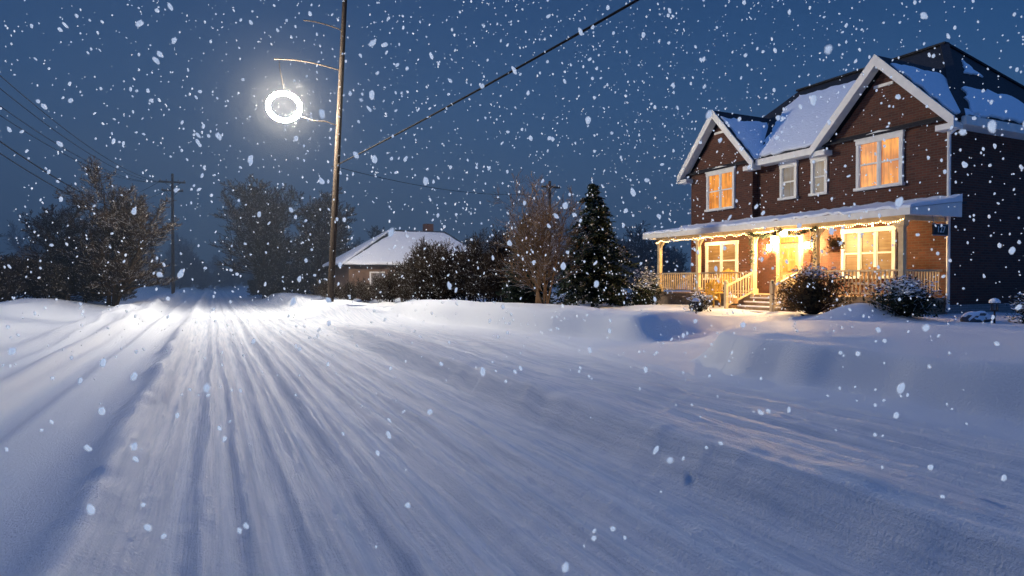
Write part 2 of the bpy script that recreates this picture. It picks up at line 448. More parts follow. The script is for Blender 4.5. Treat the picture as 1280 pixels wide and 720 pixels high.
MC = [M_bark, M_needle, M_twigsnow]
place_tree('spruce_tree', 14.6, 23.1, conifer(5.3, 2.2, 21, 26, .32), MC)
place_tree('spruce_tree', 16.9, 26.5, conifer(4.0, 1.5, 22, 22, .22), MC)
place_tree('spruce_tree', 12.9, 26.0, conifer(4.2, 1.5, 27, 22, .14), MC)

def shrub(rx, rz, seed, n, size, snow, segn=60):
    rng = np.random.default_rng(seed); segs = []
    for k in range(segn):
        an = rng.uniform(0, 2*math.pi); el = rng.uniform(.25, 1.5)
        d = np.array([math.cos(an)*math.cos(el)*rx, math.sin(an)*math.cos(el)*rx, math.sin(el)*rz])*rng.uniform(.75, 1.18)
        mid = d*.5+rng.normal(0, .05, 3)
        segs.append((np.array([0, 0, -.05]), mid, .015, .009, 1)); segs.append((mid, d, .009, .004, 2))
        for q in range(5):
            s = mid+(d-mid)*rng.random(); segs.append((s, s+rng.normal(0, .14, 3)+np.array([0, 0, .06]), .005, .003, 2))
    S = segmesh(segs, snow*.6, rng)
    tips = np.array([s[1] for s in segs])
    C = tips[rng.integers(0, len(tips), n)]+rng.normal(0, .09, (n, 3))
    C[:, 2] = np.abs(C[:, 2])
    V, F = slivers(C, size, rng, .9)
    k = int(n*snow)
    hi = C[np.argsort(-(C[:, 2]/rz+.3*rng.random(n)))][:k]+np.array([0, 0, .03])
    V2, F2 = slivers(hi, size*1.3, rng, .25)
    return merge([(S[0], S[1], S[2]*2), (V, F, np.full(len(F), 1)), (V2, F2, np.full(len(F2), 2))])
MS = [M_bark, M_leaf, M_snow]
MG = [M_bark, M_needle, M_snow]
place_tree('juniper_shrub', 17.1, 14.2, shrub(1.15, 1.25, 31, 4200, .06, .08, 110), MS)
place_tree('juniper_shrub', 17.0, 11.2, shrub(.85, .75, 32, 2600, .06, .30, 80), MG)
place_tree('juniper_shrub', 17.7, 23.4, shrub(.7, 1.3, 33, 2600, .06, .25, 80), MG)
place_tree('juniper_shrub', 16.6, 22.4, shrub(.6, .9, 34, 1800, .06, .2, 70), MG)
place_tree('juniper_shrub', 15.8, 17.9, shrub(.28, .55, 35, 500, .05, .35, 40), MG)
place_tree('juniper_shrub', 18.6, 8.9, shrub(.45, .5, 36, 900, .05, .5, 50), MG)

rng = np.random.default_rng(50)
base_sh = [tree_data(3.6, .05, 60+i, CFG_MID, 5, .10, .012, .35, .7) for i in range(3)]
parts = []
for k in range(40):
    t = rng.random(); x = 6.6+8.2*t+rng.normal(0, .6); y = 38.5-9.0*t+rng.uniform(-.5, 4)
    parts.append(xf(base_sh[k % 3], x, y, hz(x, y), (.36+.62*sst(np.array(t), .2, .7))*rng.uniform(.8, 1.1), rng.uniform(0, 6)))
th = merge(parts)
M_thick = flat('thicket_bark', (.035, .028, .024))
npmesh('shrub_thicket', th[0], th[1], [M_thick, M_twigsnow], False, th[2])

CFG_FAR = [(6, 3, .75, .5), (4, 2, .7, .55), (3, 2, .7, .6), (2, 0, .6, .6)]
base_far = [tree_data(10, .13, 80+i, CFG_FAR, 4, .10, .035, .22) for i in range(4)]
base_low = [tree_data(3.5, .05, 90+i, CFG_MID, 5, .10, .03, .4, .7) for i in range(2)]
parts = []
def far_at(x, y, s, low=1):
    parts.append(xf(base_far[rng.integers(4)], x, y, hz(x, y)-.2, s, rng.uniform(0, 6), rng.uniform(.8, 1.2)))
    for q in range(low):
        xx = x+rng.normal(0, 3); yy = y+rng.normal(0, 3); parts.append(xf(base_low[rng.integers(2)], xx, yy, hz(xx, yy)-.1, rng.uniform(.7, 1.5), rng.uniform(0, 6)))
for k in range(26):
    y = rng.uniform(62, 150); x = -9-rng.uniform(0, 1)**1.3*70; far_at(x, y, rng.uniform(.6, 1.1), 2)
for k in range(26):
    far_at(rng.uniform(-16, 30), rng.uniform(125, 180), rng.uniform(.75, 1.15), 2)
for k in range(46):
    x = rng.uniform(14, 75); y = rng.uniform(56, 105); far_at(x, y, rng.uniform(.55, .9), 1)
for k in range(26):
    xx = rng.uniform(-16, -5.6); yy = rng.uniform(45, 60); parts.append(xf(base_low[k % 2], xx, yy, hz(xx, yy)-.1, rng.uniform(.5, 1.0), rng.uniform(0, 6)))
for k in range(26):
    xx = rng.uniform(3.8, 12); yy = rng.uniform(58, 72); parts.append(xf(base_low[k % 2], xx, yy, hz(xx, yy)-.1, rng.uniform(.5, 1.0), rng.uniform(0, 6)))
fd = merge(parts)
npmesh('distant_trees', fd[0], fd[1], [M_barkf, M_twigsnow], False, fd[2])

# ------------------------------------------------------------------ brick house
HX, HY = 21.47, 12.58
house = empty('brick_house', (HX, HY, 0))
EZ = 6.75
b = B()
b.box(0, 9, 0, 12, .9, EZ)
b.box(-.3, -.002, 0.002, 4.3, .9, EZ)
b.box(-.3, -.002, 8.1, 11.998, .9, EZ)
for y0, y1 in ((0.002, 4.3), (8.1, 11.998)):
    yc = (y0+y1)/2
    b.prism([(-.3, y0, EZ), (-.3, y1, EZ), (-.3, yc, EZ+2.25)], (2.6, 0, 0))
b.out('walls', [M_brick], house)
b = B(); b.box(-.36, 9.05, -.06, 12.05, -.3, .9); b.out('foundation', [M_stone], house)

def plane_slab(b, poly, t, mi=0):
    p = [Vector(q) for q in poly]; n = (p[1]-p[0]).cross(p[2]-p[0]).normalized()
    if n.z < 0: n = -n
    b.prism(p, n*t, mi)

A0 = (-.45, -.45, EZ); A1 = (9.45, -.45, EZ); A2 = (9.45, 12.45, EZ); A3 = (-.45, 12.45, EZ)
R0 = (4.5, 3.0, 10.85); R1 = (4.5, 9.8, 10.85)
b = B()
plane_slab(b, [A0, R0, R1, A3], .06); plane_slab(b, [A0, A1, R0], .06)
plane_slab(b, [A1, A2, R1, R0], .06); plane_slab(b, [A2, A3, R1], .06)
gab = []
for y0, y1 in ((0, 4.3), (8.1, 12)):
    yc = (y0+y1)/2; hw = (y1-y0)/2+.42; zt = EZ+2.62; zb = EZ-.05
    gab.append((yc, hw, zt, zb))
    plane_slab(b, [(-.75, yc-hw, zb), (-.75, yc, zt), (3.3, yc, zt), (3.3, yc-hw, zb)], .07)
    plane_slab(b, [(-.75, yc, zt), (-.75, yc+hw, zb), (3.3, yc+hw, zb), (3.3, yc, zt)], .07)
b.beam((4.5, 2.9, 10.93), (4.5, 9.9, 10.93), .3, .08)
for s in (A0, A1): b.beam((s[0], s[1], s[2]+.05), (4.5, 3, 10.93), .28, .07)
b.out('roof', [M_shingle], house)

def snow_patch(b, poly, t, seed, step=.3, jit=.12, lift=.07):
    """snow blanket on a planar roof face, ragged edge, rounded thickness"""
    rg = random.Random(seed); p = [Vector(q) for q in poly]
    n = (p[1]-p[0]).cross(p[2]-p[0]).normalized()
    if n.z < 0: n = -n
    cen = sum(p, Vector())/len(p); outl = []
    for i in range(len(p)):
        a, c = p[i], p[(i+1) % len(p)]; k = max(2, int((c-a).length/step))
        for j in range(k):
            q = a.lerp(c, j/k); d = (cen-q).normalized()
            outl.append(q+d*rg.uniform(0, jit))
    m = len(outl); vs = []
    for f, zz in ((0, lift), (.0, lift+t*.5), (.025, lift+t*.85), (.07, lift+t)):
        for q in outl: vs.append(q.lerp(cen, f)+n*zz)
    fs = []
    for k in range(3):
        for i in range(m): fs.append((k*m+i, k*m+(i+1) % m, (k+1)*m+(i+1) % m, (k+1)*m+i))
    vs.append(cen+n*(lift+t))
    for i in range(m): fs.append((3*m+i, 3*m+(i+1) % m, 4*m))
    b.add(vs, fs, 0)

def zmain(x): return EZ+(x+.45)*(10.85-EZ)/4.95
b = B()
snow_patch(b, [(-.4, 4.5, zmain(-.4)), (-.4, 7.9, zmain(-.4)), (3.2, 9.5, zmain(3.2)), (3.9, 9.2, zmain(3.9)), (3.7, 4.2, zmain(3.7)), (2.7, 2.9, zmain(2.7))], .10, 1, .25, .2)
def zside(y): return EZ+(y+.45)*(10.85-EZ)/3.45
snow_patch(b, [(.1, -.4, zside(-.4)), (5.6, -.4, zside(-.4)), (4.6, .8, zside(.8)), (3.2, .9, zside(.9)), (1.5, .85, zside(.85))], .09, 2, .25, .3)
snow_patch(b, [(3.0, 1.5, zside(1.5)), (4.2, 1.5, zside(1.5)), (4.2, 2.3, zside(2.3))], .06, 3, .2, .2)
for i, (yc, hw, zt, zb) in enumerate(gab):
    sl = (zt-zb)/hw
    for sg in (-1, 1):
        y_e = yc+sg*(hw-.03); y_t = yc+sg*.3
        snow_patch(b, [(-.68, y_e, zt-sl*(hw-.03)), (-.68, y_t, zt-sl*.3), (2.2, y_t, zt-sl*.3), (1.0 if i else .9, y_e, zt-sl*(hw-.03))], .08, 10+i*2+sg, .25, .2)
b.out('roof_snow', [M_snow], house)

b = B()
b.box(-.62, -.46, 4.75, 7.65, EZ-.22, EZ+.03)
b.box(-.40, 9.5, -.62, -.46, EZ-.24, EZ+.03)
b.box(-.46, -.003, 4.75, 7.65, EZ-.20, EZ-.06)
b.box(-.30, 9.4, -.46, -.003, EZ-.22, EZ-.06)
b.box(9.46, 9.62, -.4, 12.4, EZ-.22, EZ+.03)
for yc, hw, zt, zb in gab:
    for sg in (-1, 1):
        b.prism([(-.80, yc, zt+.10), (-.80, yc+sg*(hw+.05), zb+.05), (-.80, yc+sg*(hw+.05), zb-.30), (-.80, yc, zt-.30)], (.07, 0, 0))
        b.prism([(-.72, yc, zt-.08), (-.72, yc+sg*(hw-.02), zb-.07), (-.72, yc+sg*(hw-.02), zb-.14), (-.72, yc, zt-.15)], (.40, 0, 0))
        y_o = yc+sg*(hw+.05); y_i = yc+sg*(hw-.55)
        b.box(-.73, -.305, min(y_o, y_i), max(y_o, y_i), zb-.30, zb-.12)
    b.box(-.34, -.305, yc-.35, yc+.35, zt-.95, zt-.85)
b.tube((-.42, -.12, EZ-.3), (-.42, -.12, .9), .055, .055, 8)
b.tube((-.42, -.12, .9), (-.75, -.3, .75), .055, .055, 8)
b.tube((-.42, -.5, EZ-.2), (-.42, -.12, EZ-.45), .055, .055, 8)
b.out('trim', [M_white], house)

bw = B(); bp_lit = B(); bp_blind = B(); bp_dim = B()
def window(y0, y1, z0, z1, xf_, pane, cols=2, crown=True):
    c = .11
    bw.box(xf_-.09, xf_-.002, y0-c, y0, z0, z1); bw.box(xf_-.09, xf_-.002, y1, y1+c, z0, z1)
    bw.box(xf_-.10, xf_-.002, y0-c-.02, y1+c+.02, z1, z1+.16)
    bw.box(xf_-.16, xf_-.002, y0-c-.05, y1+c+.05, z0-.10, z0)
    if crown:
        yc = (y0+y1)/2
        bw.prism([(xf_-.13, y0-c-.06, z1+.16), (xf_-.13, y1+c+.06, z1+.16), (xf_-.13, y1+c+.02, z1+.24), (xf_-.13, yc, z1+.36), (xf_-.13, y0-c-.02, z1+.24)], (.128, 0, 0))
    pane.box(xf_-.03, xf_-.006, y0, y1, z0, z1)
    w = (y1-y0)/cols
    for k in range(1, cols): bw.box(xf_-.075, xf_-.031, y0+k*w-.04, y0+k*w+.04, z0, z1)
    zm = z0+(z1-z0)*.52
    for k in range(cols):
        a = y0+k*w+(.04 if k else 0); e = y0+(k+1)*w-(.04 if k < cols-1 else 0)
        bw.box(xf_-.065, xf_-.031, a, e, zm-.03, zm+.03)
        bw.box(xf_-.06, xf_-.031, a, a+.04, z0, zm-.03); bw.box(xf_-.06, xf_-.031, e-.04, e, z0, zm-.03)
        bw.box(xf_-.06, xf_-.031, a, a+.04, zm+.03, z1); bw.box(xf_-.06, xf_-.031, e-.04, e, zm+.03, z1)
window(1.52, 3.02, 5.0, 6.55, -.3, bp_lit)
window(9.2, 10.75, 5.0, 6.55, -.3, bp_lit)
window(6.1, 6.72, 5.1, 6.3, 0, bp_dim, 1)
window(4.68, 5.2, 5.1, 6.3, 0, bp_dim, 1)
window(1.75, 3.6, 1.85, 3.4, -.3, bp_blind, 3, False)
window(9.0, 10.8, 1.8, 3.3, -.3, bp_blind, 2, False)
bw.out('window_frames', [M_white], house)
bp_lit.out('lit_panes', [M_win], house); bp_blind.out('blind_panes', [M_win2], house); bp_dim.out('dim_panes', [M_win3], house)

b = B()
DZ = 1.14
b.box(-.10, -.004, 5.72, 5.86, DZ, 3.45, 0); b.box(-.10, -.004, 6.84, 6.98, DZ, 3.45, 0); b.box(-.12, -.004, 5.68, 7.02, 3.45, 3.65, 0)
b.box(-.06, -.01, 5.86, 6.84, DZ, 3.18, 1); b.box(-.05, -.012, 5.86, 6.84, 3.24, 3.45, 2)
b.box(-.08, -.061, 6.05, 6.65, 2.05, 3.0, 2)
b.box(-.09, -.081, 6.33, 6.37, 2.05, 3.0, 1); b.box(-.09, -.081, 6.05, 6.33, 2.5, 2.54, 1); b.box(-.09, -.081, 6.37, 6.65, 2.5, 2.54, 1)
b.box(-.075, -.061, 6.05, 6.32, 1.3, 1.9, 0); b.box(-.075, -.061, 6.38, 6.65, 1.3, 1.9, 0)
b.tube((-.14, 5.96, 2.1), (-.06, 5.96, 2.1), .03, .03, 8, 3)
b.out('front_door', [M_cream, M_wood, M_win, M_metal], house)

# ---- porch
b = B()
b.box(-2.45, -.305, -.05, 12.05, .98, 1.14, 0)
b.box(-2.40, -2.32, 0, 3.85, -.1, .98, 0); b.box(-2.40, -2.32, 6.0, 12.0, -.1, .98, 0)
b.box(-2.32, -.37, 0.0, .08, -.1, .98, 0)
b.out('porch_deck', [M_deck], house)
b = B()
PY = (.12, 3.2, 6.05, 9.2, 11.85)
for y in PY:
    b.box(-2.38, -2.22, y-.08, y+.08, 1.14, 3.55); b.box(-2.42, -2.18, y-.12, y+.12, 1.141, 1.36); b.box(-2.42, -2.18, y-.12, y+.12, 3.36, 3.549)
for y0, y1 in zip(PY[:-1], PY[1:]):
    for yy, sg in ((y0+.08, 1), (y1-.08, -1)):
        b.prism([(-2.33, yy, 3.5), (-2.33, yy+sg*.40, 3.5), (-2.33, yy+sg*.22, 3.42), (-2.33, yy+sg*.09, 3.28), (-2.33, yy, 3.06)], (.06, 0, 0))
b.box(-2.40, -2.20, -.02, 11.99, 3.55, 3.68)
b.box(-2.20, -.305, .04, .20, 3.55, 3.68)
b.out('porch_posts', [M_cream], house)
b = B()
def rail(b, p0, p1, z0=1.14):
    p0 = Vector(p0); p1 = Vector(p1); n = max(2, int((p1-p0).length/.14))
    up = Vector((0, 0, 1))
    b.beam(p0+up*.86, p1+up*.86, .08, .06); b.beam(p0+up*.12, p1+up*.12, .06, .05)
    for i in range(1, n):
        q = p0.lerp(p1, i/n); b.beam(q+up*.145, q+up*.83, .035, .035, 0, (1, 0, 0))
for y0, y1 in ((PY[0], PY[1]), (PY[2], PY[3]), (PY[3], PY[4])):
    rail(b, (-2.3, y0+.12, 1.14), (-2.3, y1-.12, 1.14))
rail(b, (-2.18, .12, 1.14), (-.36, .12, 1.14))
for y in (3.75, 5.95):
    rail(b, (-2.42, y, 1.14), (-3.75, y, .62))
    b.box(-3.87, -3.75, y-.06, y+.06, .45, 1.55); b.lathe((-3.81, y, 1.55), [(.07, 0), (.09, .05), (.05, .12), (.01, .15)], 8)
    b.box(-2.52, -2.46, y-.06, y+.06, 1.0, 2.08)
b.out('porch_railing', [M_cream], house)
b = B(); bs = B()
for k in range(4):
    b.box(-2.46-.32*(k+1), -2.46-.32*k, 3.85, 5.85, -.1, 1.0-.15*k)
    bs.box(-2.44-.32*(k+1), -2.60-.32*k, 3.9, 5.8, 1.003-.15*k, 1.05-.15*k)
b.out('steps', [M_deck], house); bs.out('step_snow', [M_snow], house)
b = B()
F = -2.78
def zp(x): return 3.76+(x-F)*(4.10-3.76)/(-.0-F)
b.prism([(F, -.42, zp(F)), (F, 12.42, zp(F)), (-.003, 12.42, zp(0)), (-.003, -.42, zp(0))], (0, 0, .07), 0)
b.prism([(F, -.40, 3.69), (F, 12.40, 3.69), (-.32, 12.40, 3.69), (-.32, -.40, 3.69)], (0, 0, .04), 1)
b.box(F-.06, F-.002, -.46, 12.46, 3.64, 3.86, 1)
b.prism([(F, -.48, 3.64), (-.35, -.48, 3.66), (-.35, -.48, zp(-.35)+.09), (F, -.48, 3.86)], (0, .05, 0), 1)
b.prism([(F, 12.43, 3.64), (-.35, 12.43, 3.66), (-.35, 12.43, zp(-.35)+.09), (F, 12.43, 3.86)], (0, .05, 0), 1)
b.out('porch_roof', [M_shingle, M_white], house)
b = B(); nn = 60
vs = []; fs = []
rg = np.random.default_rng(9); prof = [(F-.07, .02), (F-.05, .10), (F+.2, .14), (-1.5, .15), (-.7, .17), (-.33, .26)]
for i in range(nn+1):
    y = -.46+12.92*i/nn; j = rg.normal(0, .018)
    for k, (x, t) in enumerate(prof): vs.append((x+(j if k == 0 else 0), y, zp(max(x, F))+.07+t+j))
K = len(prof)
for i in range(nn):
    for k in range(K-1): fs.append((i*K+k, i*K+k+1, (i+1)*K+k+1, (i+1)*K+k))
b.add(vs, fs)
b.prism([(F-.05, -.46, 3.84)]+[(x, -.46, zp(max(x, F))+.07+t-.005) for x, t in prof]+[(-.33, -.46, zp(-.33)+.07)], (0, -.02, 0))
b.out('porch_snow', [M_snow], house)

b = B()
for (lx, ly, lz) in ((-.16, 7.3, 2.95), (-.16, 5.4, 2.95)):
    b.box(lx-.06, lx+.06, ly-.06, ly+.06, lz, lz+.22, 1)
    b.prism([(lx-.11, ly-.11, lz+.23), (lx+.11, ly-.11, lz+.23), (lx+.11, ly+.11, lz+.23), (lx-.11, ly+.11, lz+.23)], (0, 0, .03), 0)
    b.box(lx-.09, lx+.09, ly-.09, ly+.09, lz-.05, lz-.02, 0); b.box(lx+.09, lx+.15, ly-.03, ly+.03, lz-.05, lz+.27, 0)
b.lathe((-1.2, 5.6, 3.41), [(.02, 0), (.11, .04), (.15, .12), (.11, .20), (.03, .24)], 12, 1)
b.tube((-1.2, 5.6, 3.65), (-1.2, 5.6, 3.69), .1, .1, 10, 0)
b.lathe((-1.2, 10.2, 3.50), [(.02, 0), (.04, .03), (.05, .07), (.04, .12), (.02, .15)], 10, 1)
b.lathe((-1.2, 1.9, 3.52), [(.01, 0), (.015, .02), (.02, .05), (.015, .08), (.01, .1)], 10, 1)
b.lathe((-2.62, 4.75, 3.02), [(.03, 0), (.12, .04), (.15, .14), (.12, .24), (.03, .28)], 12, 1)  # extra hanging lantern, added to throw warm light on the snow by the steps
b.lathe((-2.62, 4.75, 3.305), [(.17, 0), (.12, .05), (.02, .09)], 12, 0)
b.tube((-2.62, 4.75, 3.39), (-2.62, 4.75, 3.66), .012, .012, 6, 0)
b.out('porch_lanterns', [M_dark, M_bulb], house)
b = B(); rg = random.Random(4)
for k in range(150):
    y = .0+12*k/150; z = 3.56-.07*abs(math.sin(k*.35))-rg.random()*.06
    q = (-2.46, y, z); s = .014
    b.add([(q[0]-s, q[1], q[2]), (q[0]+s, q[1], q[2]), (q[0], q[1]-s, q[2]), (q[0], q[1]+s, q[2]), (q[0], q[1], q[2]-s*1.6), (q[0], q[1], q[2]+s*1.6)],
          [(0,2,5),(2,1,5),(1,3,5),(3,0,5),(2,0,4),(1,2,4),(3,1,4),(0,3,4)])
b.out('string_lights', [M_string], house)
rng = np.random.default_rng(70); C = []
for k in range(1100):
    y = rng.uniform(3.0, 6.2); sag = .16*abs(math.sin(math.pi*(y-3.1)/1.5))
    C.append((-2.5+rng.normal(0, .04), y, 3.52-sag+rng.normal(0, .035)))
for k in range(420):
    C.append((-2.46+rng.normal(0, .04), (3.2, 6.05)[k % 2]+rng.normal(0, .06), rng.uniform(2.3, 3.5)))
V, Fq = slivers(np.array(C), .045, rng, .9)
o = npmesh('garland', V, Fq, [M_needle], False); o.parent = house
b = B(); b.lathe((-2.2, 2.55, 2.65), [(.05, 0), (.16, .06), (.2, .18)], 12); 
for t in (0, 2.1, 4.2): b.tube((-2.2+.19*math.cos(t), 2.55+.19*math.sin(t), 2.83), (-2.2, 2.55, 3.5), .006, .006, 4)
b.out('hanging_basket', [M_terra], house)
C = rng.normal(0, .12, (420, 3))+np.array([-2.2, 2.55, 2.92]); V, Fq = slivers(C, .07, rng, .9)
o = npmesh('basket_plant', V, Fq, [M_leaf], False); o.parent = house

sign = empty('number_sign', (HX-1.5, HY-.52, 3.22))
b = B(); b.box(-.36, .36, -.02, .02, -.15, .15, 0); b.box(-.39, .39, -.015, .015, -.18, -.15, 1); b.box(-.39, .39, -.015, .015, .15, .18, 1)
b.tube((-.3, 0, .18), (-.3, .05, .42), .01, .01, 5, 1); b.tube((.3, 0, .18), (.3, .05, .42), .01, .01, 5, 1)
b.out('plaque', [M_dark, M_metal], sign)
cu = bpy.data.curves.new('digits', 'FONT'); cu.body = '127'; cu.size = .27; cu.extrude = .006; cu.align_x = 'CENTER'; cu.align_y = 'CENTER'
cu.materials.append(M_white); to = bpy.data.objects.new('digits', cu); COL.objects.link(to); to.parent = sign
to.rotation_euler = (math.pi/2, 0, 0); to.location = (0, -.03, 0)

# ------------------------------------------------------------------ garden things
def chair(x, y, rz, mat, z=None):
    e = empty('garden_chair', (x, y, hz(x, y) if z is None else z), rz); b = B()
    for sx in (-.3, .3):
        b.beam((sx, -.35, 0), (sx, -.35, .55), .06, .06, 0, (1, 0, 0)); b.beam((sx, .35, 0), (sx, .25, .55), .06, .06, 0, (1, 0, 0))
        b.beam((sx*1.1, -.42, .57), (sx*1.1, .38, .57), .13, .03)
    for k in range(6): b.beam((-.3, -.3+.1*k, .38-.02*k), (.3, -.3+.1*k, .38-.02*k), .085, .025)
    for k in range(5):
        xx = -.24+.12*k; b.beam((xx, .22, .28), (xx*1.15, .50, 1.05-.05*abs(k-2)), .10, .025, 0, (0, 1, 0))
    b.beam((-.3, .44, .85), (.3, .44, .85), .05, .03)
    b.out('frame', [mat], e)
    s = B(); s.prism([(-.26, -.3, .41), (.26, -.3, .41), (.26, .2, .33), (-.26, .2, .33)], (0, 0, .07)); s.out('seat_snow', [M_snow], e)
chair(17.8, 19.6, -1.1, M_yellow)
chair(20.1, 21.4, -1.4, M_yellow, 1.14)
chair(20.1, 14.6, -1.3, M_wood, 1.14)

def planter(x, y, s=1.0, z=None):
    e = empty('barrel_planter', (x, y, (hz(x, y) if z is None else z)-.02)); b = B()
    b.lathe((0, 0, 0), [(.22*s, 0), (.29*s, .2*s), (.30*s, .32*s), (.26*s, .52*s), (.24*s, .52*s), (.22*s, .45*s)], 16)
    b.out('barrel', [M_wood], e)
    b = B(); b.lathe((0, 0, 0), [(.305*s, .16*s), (.312*s, .2*s), (.305*s, .24*s)], 16); b.out('hoop', [M_dark], e)
    b = B(); b.lathe((0, 0, .46*s), [(.22*s, 0), (.25*s, .08*s), (.19*s, .17*s), (.06*s, .2*s)], 16); b.out('snow_cap', [M_snow], e, True)
    rg = np.random.default_rng(int(x*10)); segs = []
    for k in range(26):
        d = rg.normal(0, .16, 3); d[2] = rg.uniform(.25, .55); segs.append((np.array([0, 0, .5*s]), np.array([0, 0, .5*s])+d*s, .008, .003, 2))
    V, Fq, MI = segmesh(segs, .3, rg); o = npmesh('stems', V, Fq, [M_bark, M_twigsnow], False, MI); o.parent = e
planter(17.2, 24.9, 1.1); planter(18.1, 18.7, .8); planter(18.3, 16.1, .8); planter(19.6, 12.9, .8, 1.14)

def lantern(x, y, s=1.0):
    e = empty('garden_lantern', (x, y, hz(x, y)-.05)); b = B()
    b.tube((0, 0, 0), (0, 0, .45*s), .03*s, .025*s, 8)
    b.lathe((0, 0, .45*s), [(.10*s, 0), (.11*s, .03*s)], 8)
    for t in range(4): b.tube((.09*s*math.cos(t*1.57), .09*s*math.sin(t*1.57), .47*s), (.09*s*math.cos(t*1.57), .09*s*math.sin(t*1.57), .68*s), .01, .01, 4)
    b.lathe((0, 0, .68*s), [(.14*s, 0), (.10*s, .06*s), (.03*s, .1*s)], 8); b.out('post_and_cage', [M_dark], e)
    b = B(); b.lathe((0, 0, .7*s), [(.15*s, 0), (.15*s, .05*s), (.10*s, .12*s), (.02*s, .15*s)], 12); b.out('snow_cap', [M_snow], e, True)
lantern(13.9, 15.9, .8); lantern(17.6, 9.3, .8); lantern(18.2, 8.2, .9); lantern(18.9, 7.7, .8)

import bmesh
def boulder(x, y, s, seed):
    bm = bmesh.new(); bmesh.ops.create_icosphere(bm, subdivisions=3, radius=1)
    for v in bm.verts:
        n = float(vnoise(np.array([v.co.x*1.7+seed]), np.array([v.co.y*1.7+v.co.z]), seed)[0])
        v.co *= 1+.22*n; v.co.x *= s*1.25; v.co.y *= s; v.co.z *= s*.7
    me = bpy.data.meshes.new('garden_boulder'); bm.to_mesh(me); bm.free()
    me.materials.append(plain('boulder_stone', (.12, .12, .13), .9, .3, 6, .4)); me.materials.append(M_snow)
    for p in me.polygons:
        p.use_smooth = True
        p.material_index = 1 if p.normal.z > .25 else 0
    o = bpy.data.objects.new('garden_boulder', me); COL.objects.link(o); o.location = (x, y, hz(x, y)+s*.25)
boulder(17.9, 9.9, .3, 1); boulder(18.9, 7.0, .34, 2); boulder(16.6, 18.9, .25, 4)

# ------------------------------------------------------------------ neighbour house
nb = empty('neighbour_house', (8.8, 46, 0))
b = B(); b.box(0, 11, 0, 8, -.3, 2.7); b.out('walls', [plain('brown_siding', (.16, .10, .07), .8, .2, 4, .2)], nb)
b = B()
q0 = (-.5, -.5, 2.7); q1 = (11.5, -.5, 2.7); q2 = (11.5, 8.5, 2.7); q3 = (-.5, 8.5, 2.7); k0 = (4.2, 4, 5.6); k1 = (8.5, 4, 5.6)
plane_slab(b, [q0, q1, k1, k0], .08); plane_slab(b, [q1, q2, k1], .08); plane_slab(b, [q2, q3, k0, k1], .08); plane_slab(b, [q3, q0, k0], .08)
b.out('roof', [M_shingle], nb)
b = B()
sl_ = 2.9/4.5
for i, pl in enumerate(([q0, q1, (8.4, 3.7, 2.7+4.2*sl_), (4.2, 3.7, 2.7+4.2*sl_)], [q3, q0, (4.1, 4, 2.7+4.6*2.9/4.7)])): snow_patch(b, pl, .16, 40+i, .6, .12, .09)
b.out('roof_snow', [M_snow], nb)
b = B()
for x in (2, 5.5, 9): b.box(x-.55, x+.55, -.08, -.005, 1.0, 2.3)
b.out('window_frames', [M_white], nb)
b = B()
for x in (2, 5.5, 9): b.box(x-.45, x+.45, -.10, -.081, 1.1, 2.2)
b.out('panes', [M_win3], nb)
b = B(); b.box(7, 7.7, 4.4, 5.1, 4, 6.3); b.out('chimney', [M_brick], nb)

# ------------------------------------------------------------------ utility poles, wires, lamp
def upole(x, y, h, r=.16, lean=(0, 0), arms=(), name='utility_pole'):
    z = hz(x, y); e = empty(name, (x, y, z)); b = B(); n = 10
    for k in range(n):
        f0, f1 = k/n, (k+1)/n
        b.tube((lean[0]*f0, lean[1]*f0, -.4+(h+.4)*f0), (lean[0]*f1, lean[1]*f1, -.4+(h+.4)*f1), r*(1-.35*f0), r*(1-.35*f1), 12, 0, k == n-1)
    b.out('pole', [M_pole], e)
    b = B()
    for (az, aw) in arms:
        f = az/h; cx, cy = lean[0]*f, lean[1]*f-.2
        b.box(cx-aw, cx+aw, cy-.06, cy+.06, az-.07, az+.07, 0)
        for s in (-.9, -.45, .45, .9): b.lathe((cx+aw*s, cy, az+.07), [(.03, 0), (.06, .05), (.035, .09), (.06, .13), (.03, .18)], 8, 1)
        b.beam((cx-aw*.6, cy, az-.05), (cx, cy+.05, az-.6), .04, .03, 0); b.beam((cx+aw*.6, cy, az-.05), (cx, cy+.05, az-.6), .04, .03, 0)
    if arms: b.out('crossarms', [M_pole, M_metal], e)
    return e, z
PX, PYY = 5.0, 30.8
mp_, mz = upole(PX, PYY, 16.5, .16, (.85, 0.0))
b = B()
def atp(z): return .85*z/16.5
pts = []
for k in range(11):
    t = k/10; pts.append((atp(11.3)-.1-2.9*t, .0, 10.95+.22*math.sin(t*2.4)-.05*t))
b.path(pts, .03, 6)
pts = [(atp(8.8)-.1, 0, 8.35), (atp(8.8)-.6, 0, 8.48), (atp(8.8)-1.1, 0, 8.46), (atp(8.8)-1.75, 0, 8.6)]
b.path(pts, .025, 6)
pts = [(atp(13)-.1-1.7*k/6, 0, 12.85+.18*math.sin(k/6*2)) for k in range(7)]; b.path(pts, .025, 6)
b.path([(-2.2, 0, 11.0), (-2.15, -.05, 10.5), (-2.0, -.05, 9.75)], .015, 5)
b.tube((atp(7)-.22, 0, 6.4), (atp(7)-.22, 0, 6.42), .05, .05, 6)
b.out('bracket_arms', [M_pole], mp_)
LC = Vector((PX-2.0, PYY-.05, 9.55))
lamp = empty('street_lamp', LC); lamp.rotation_euler = (math.radians(74), 0, math.radians(-8))
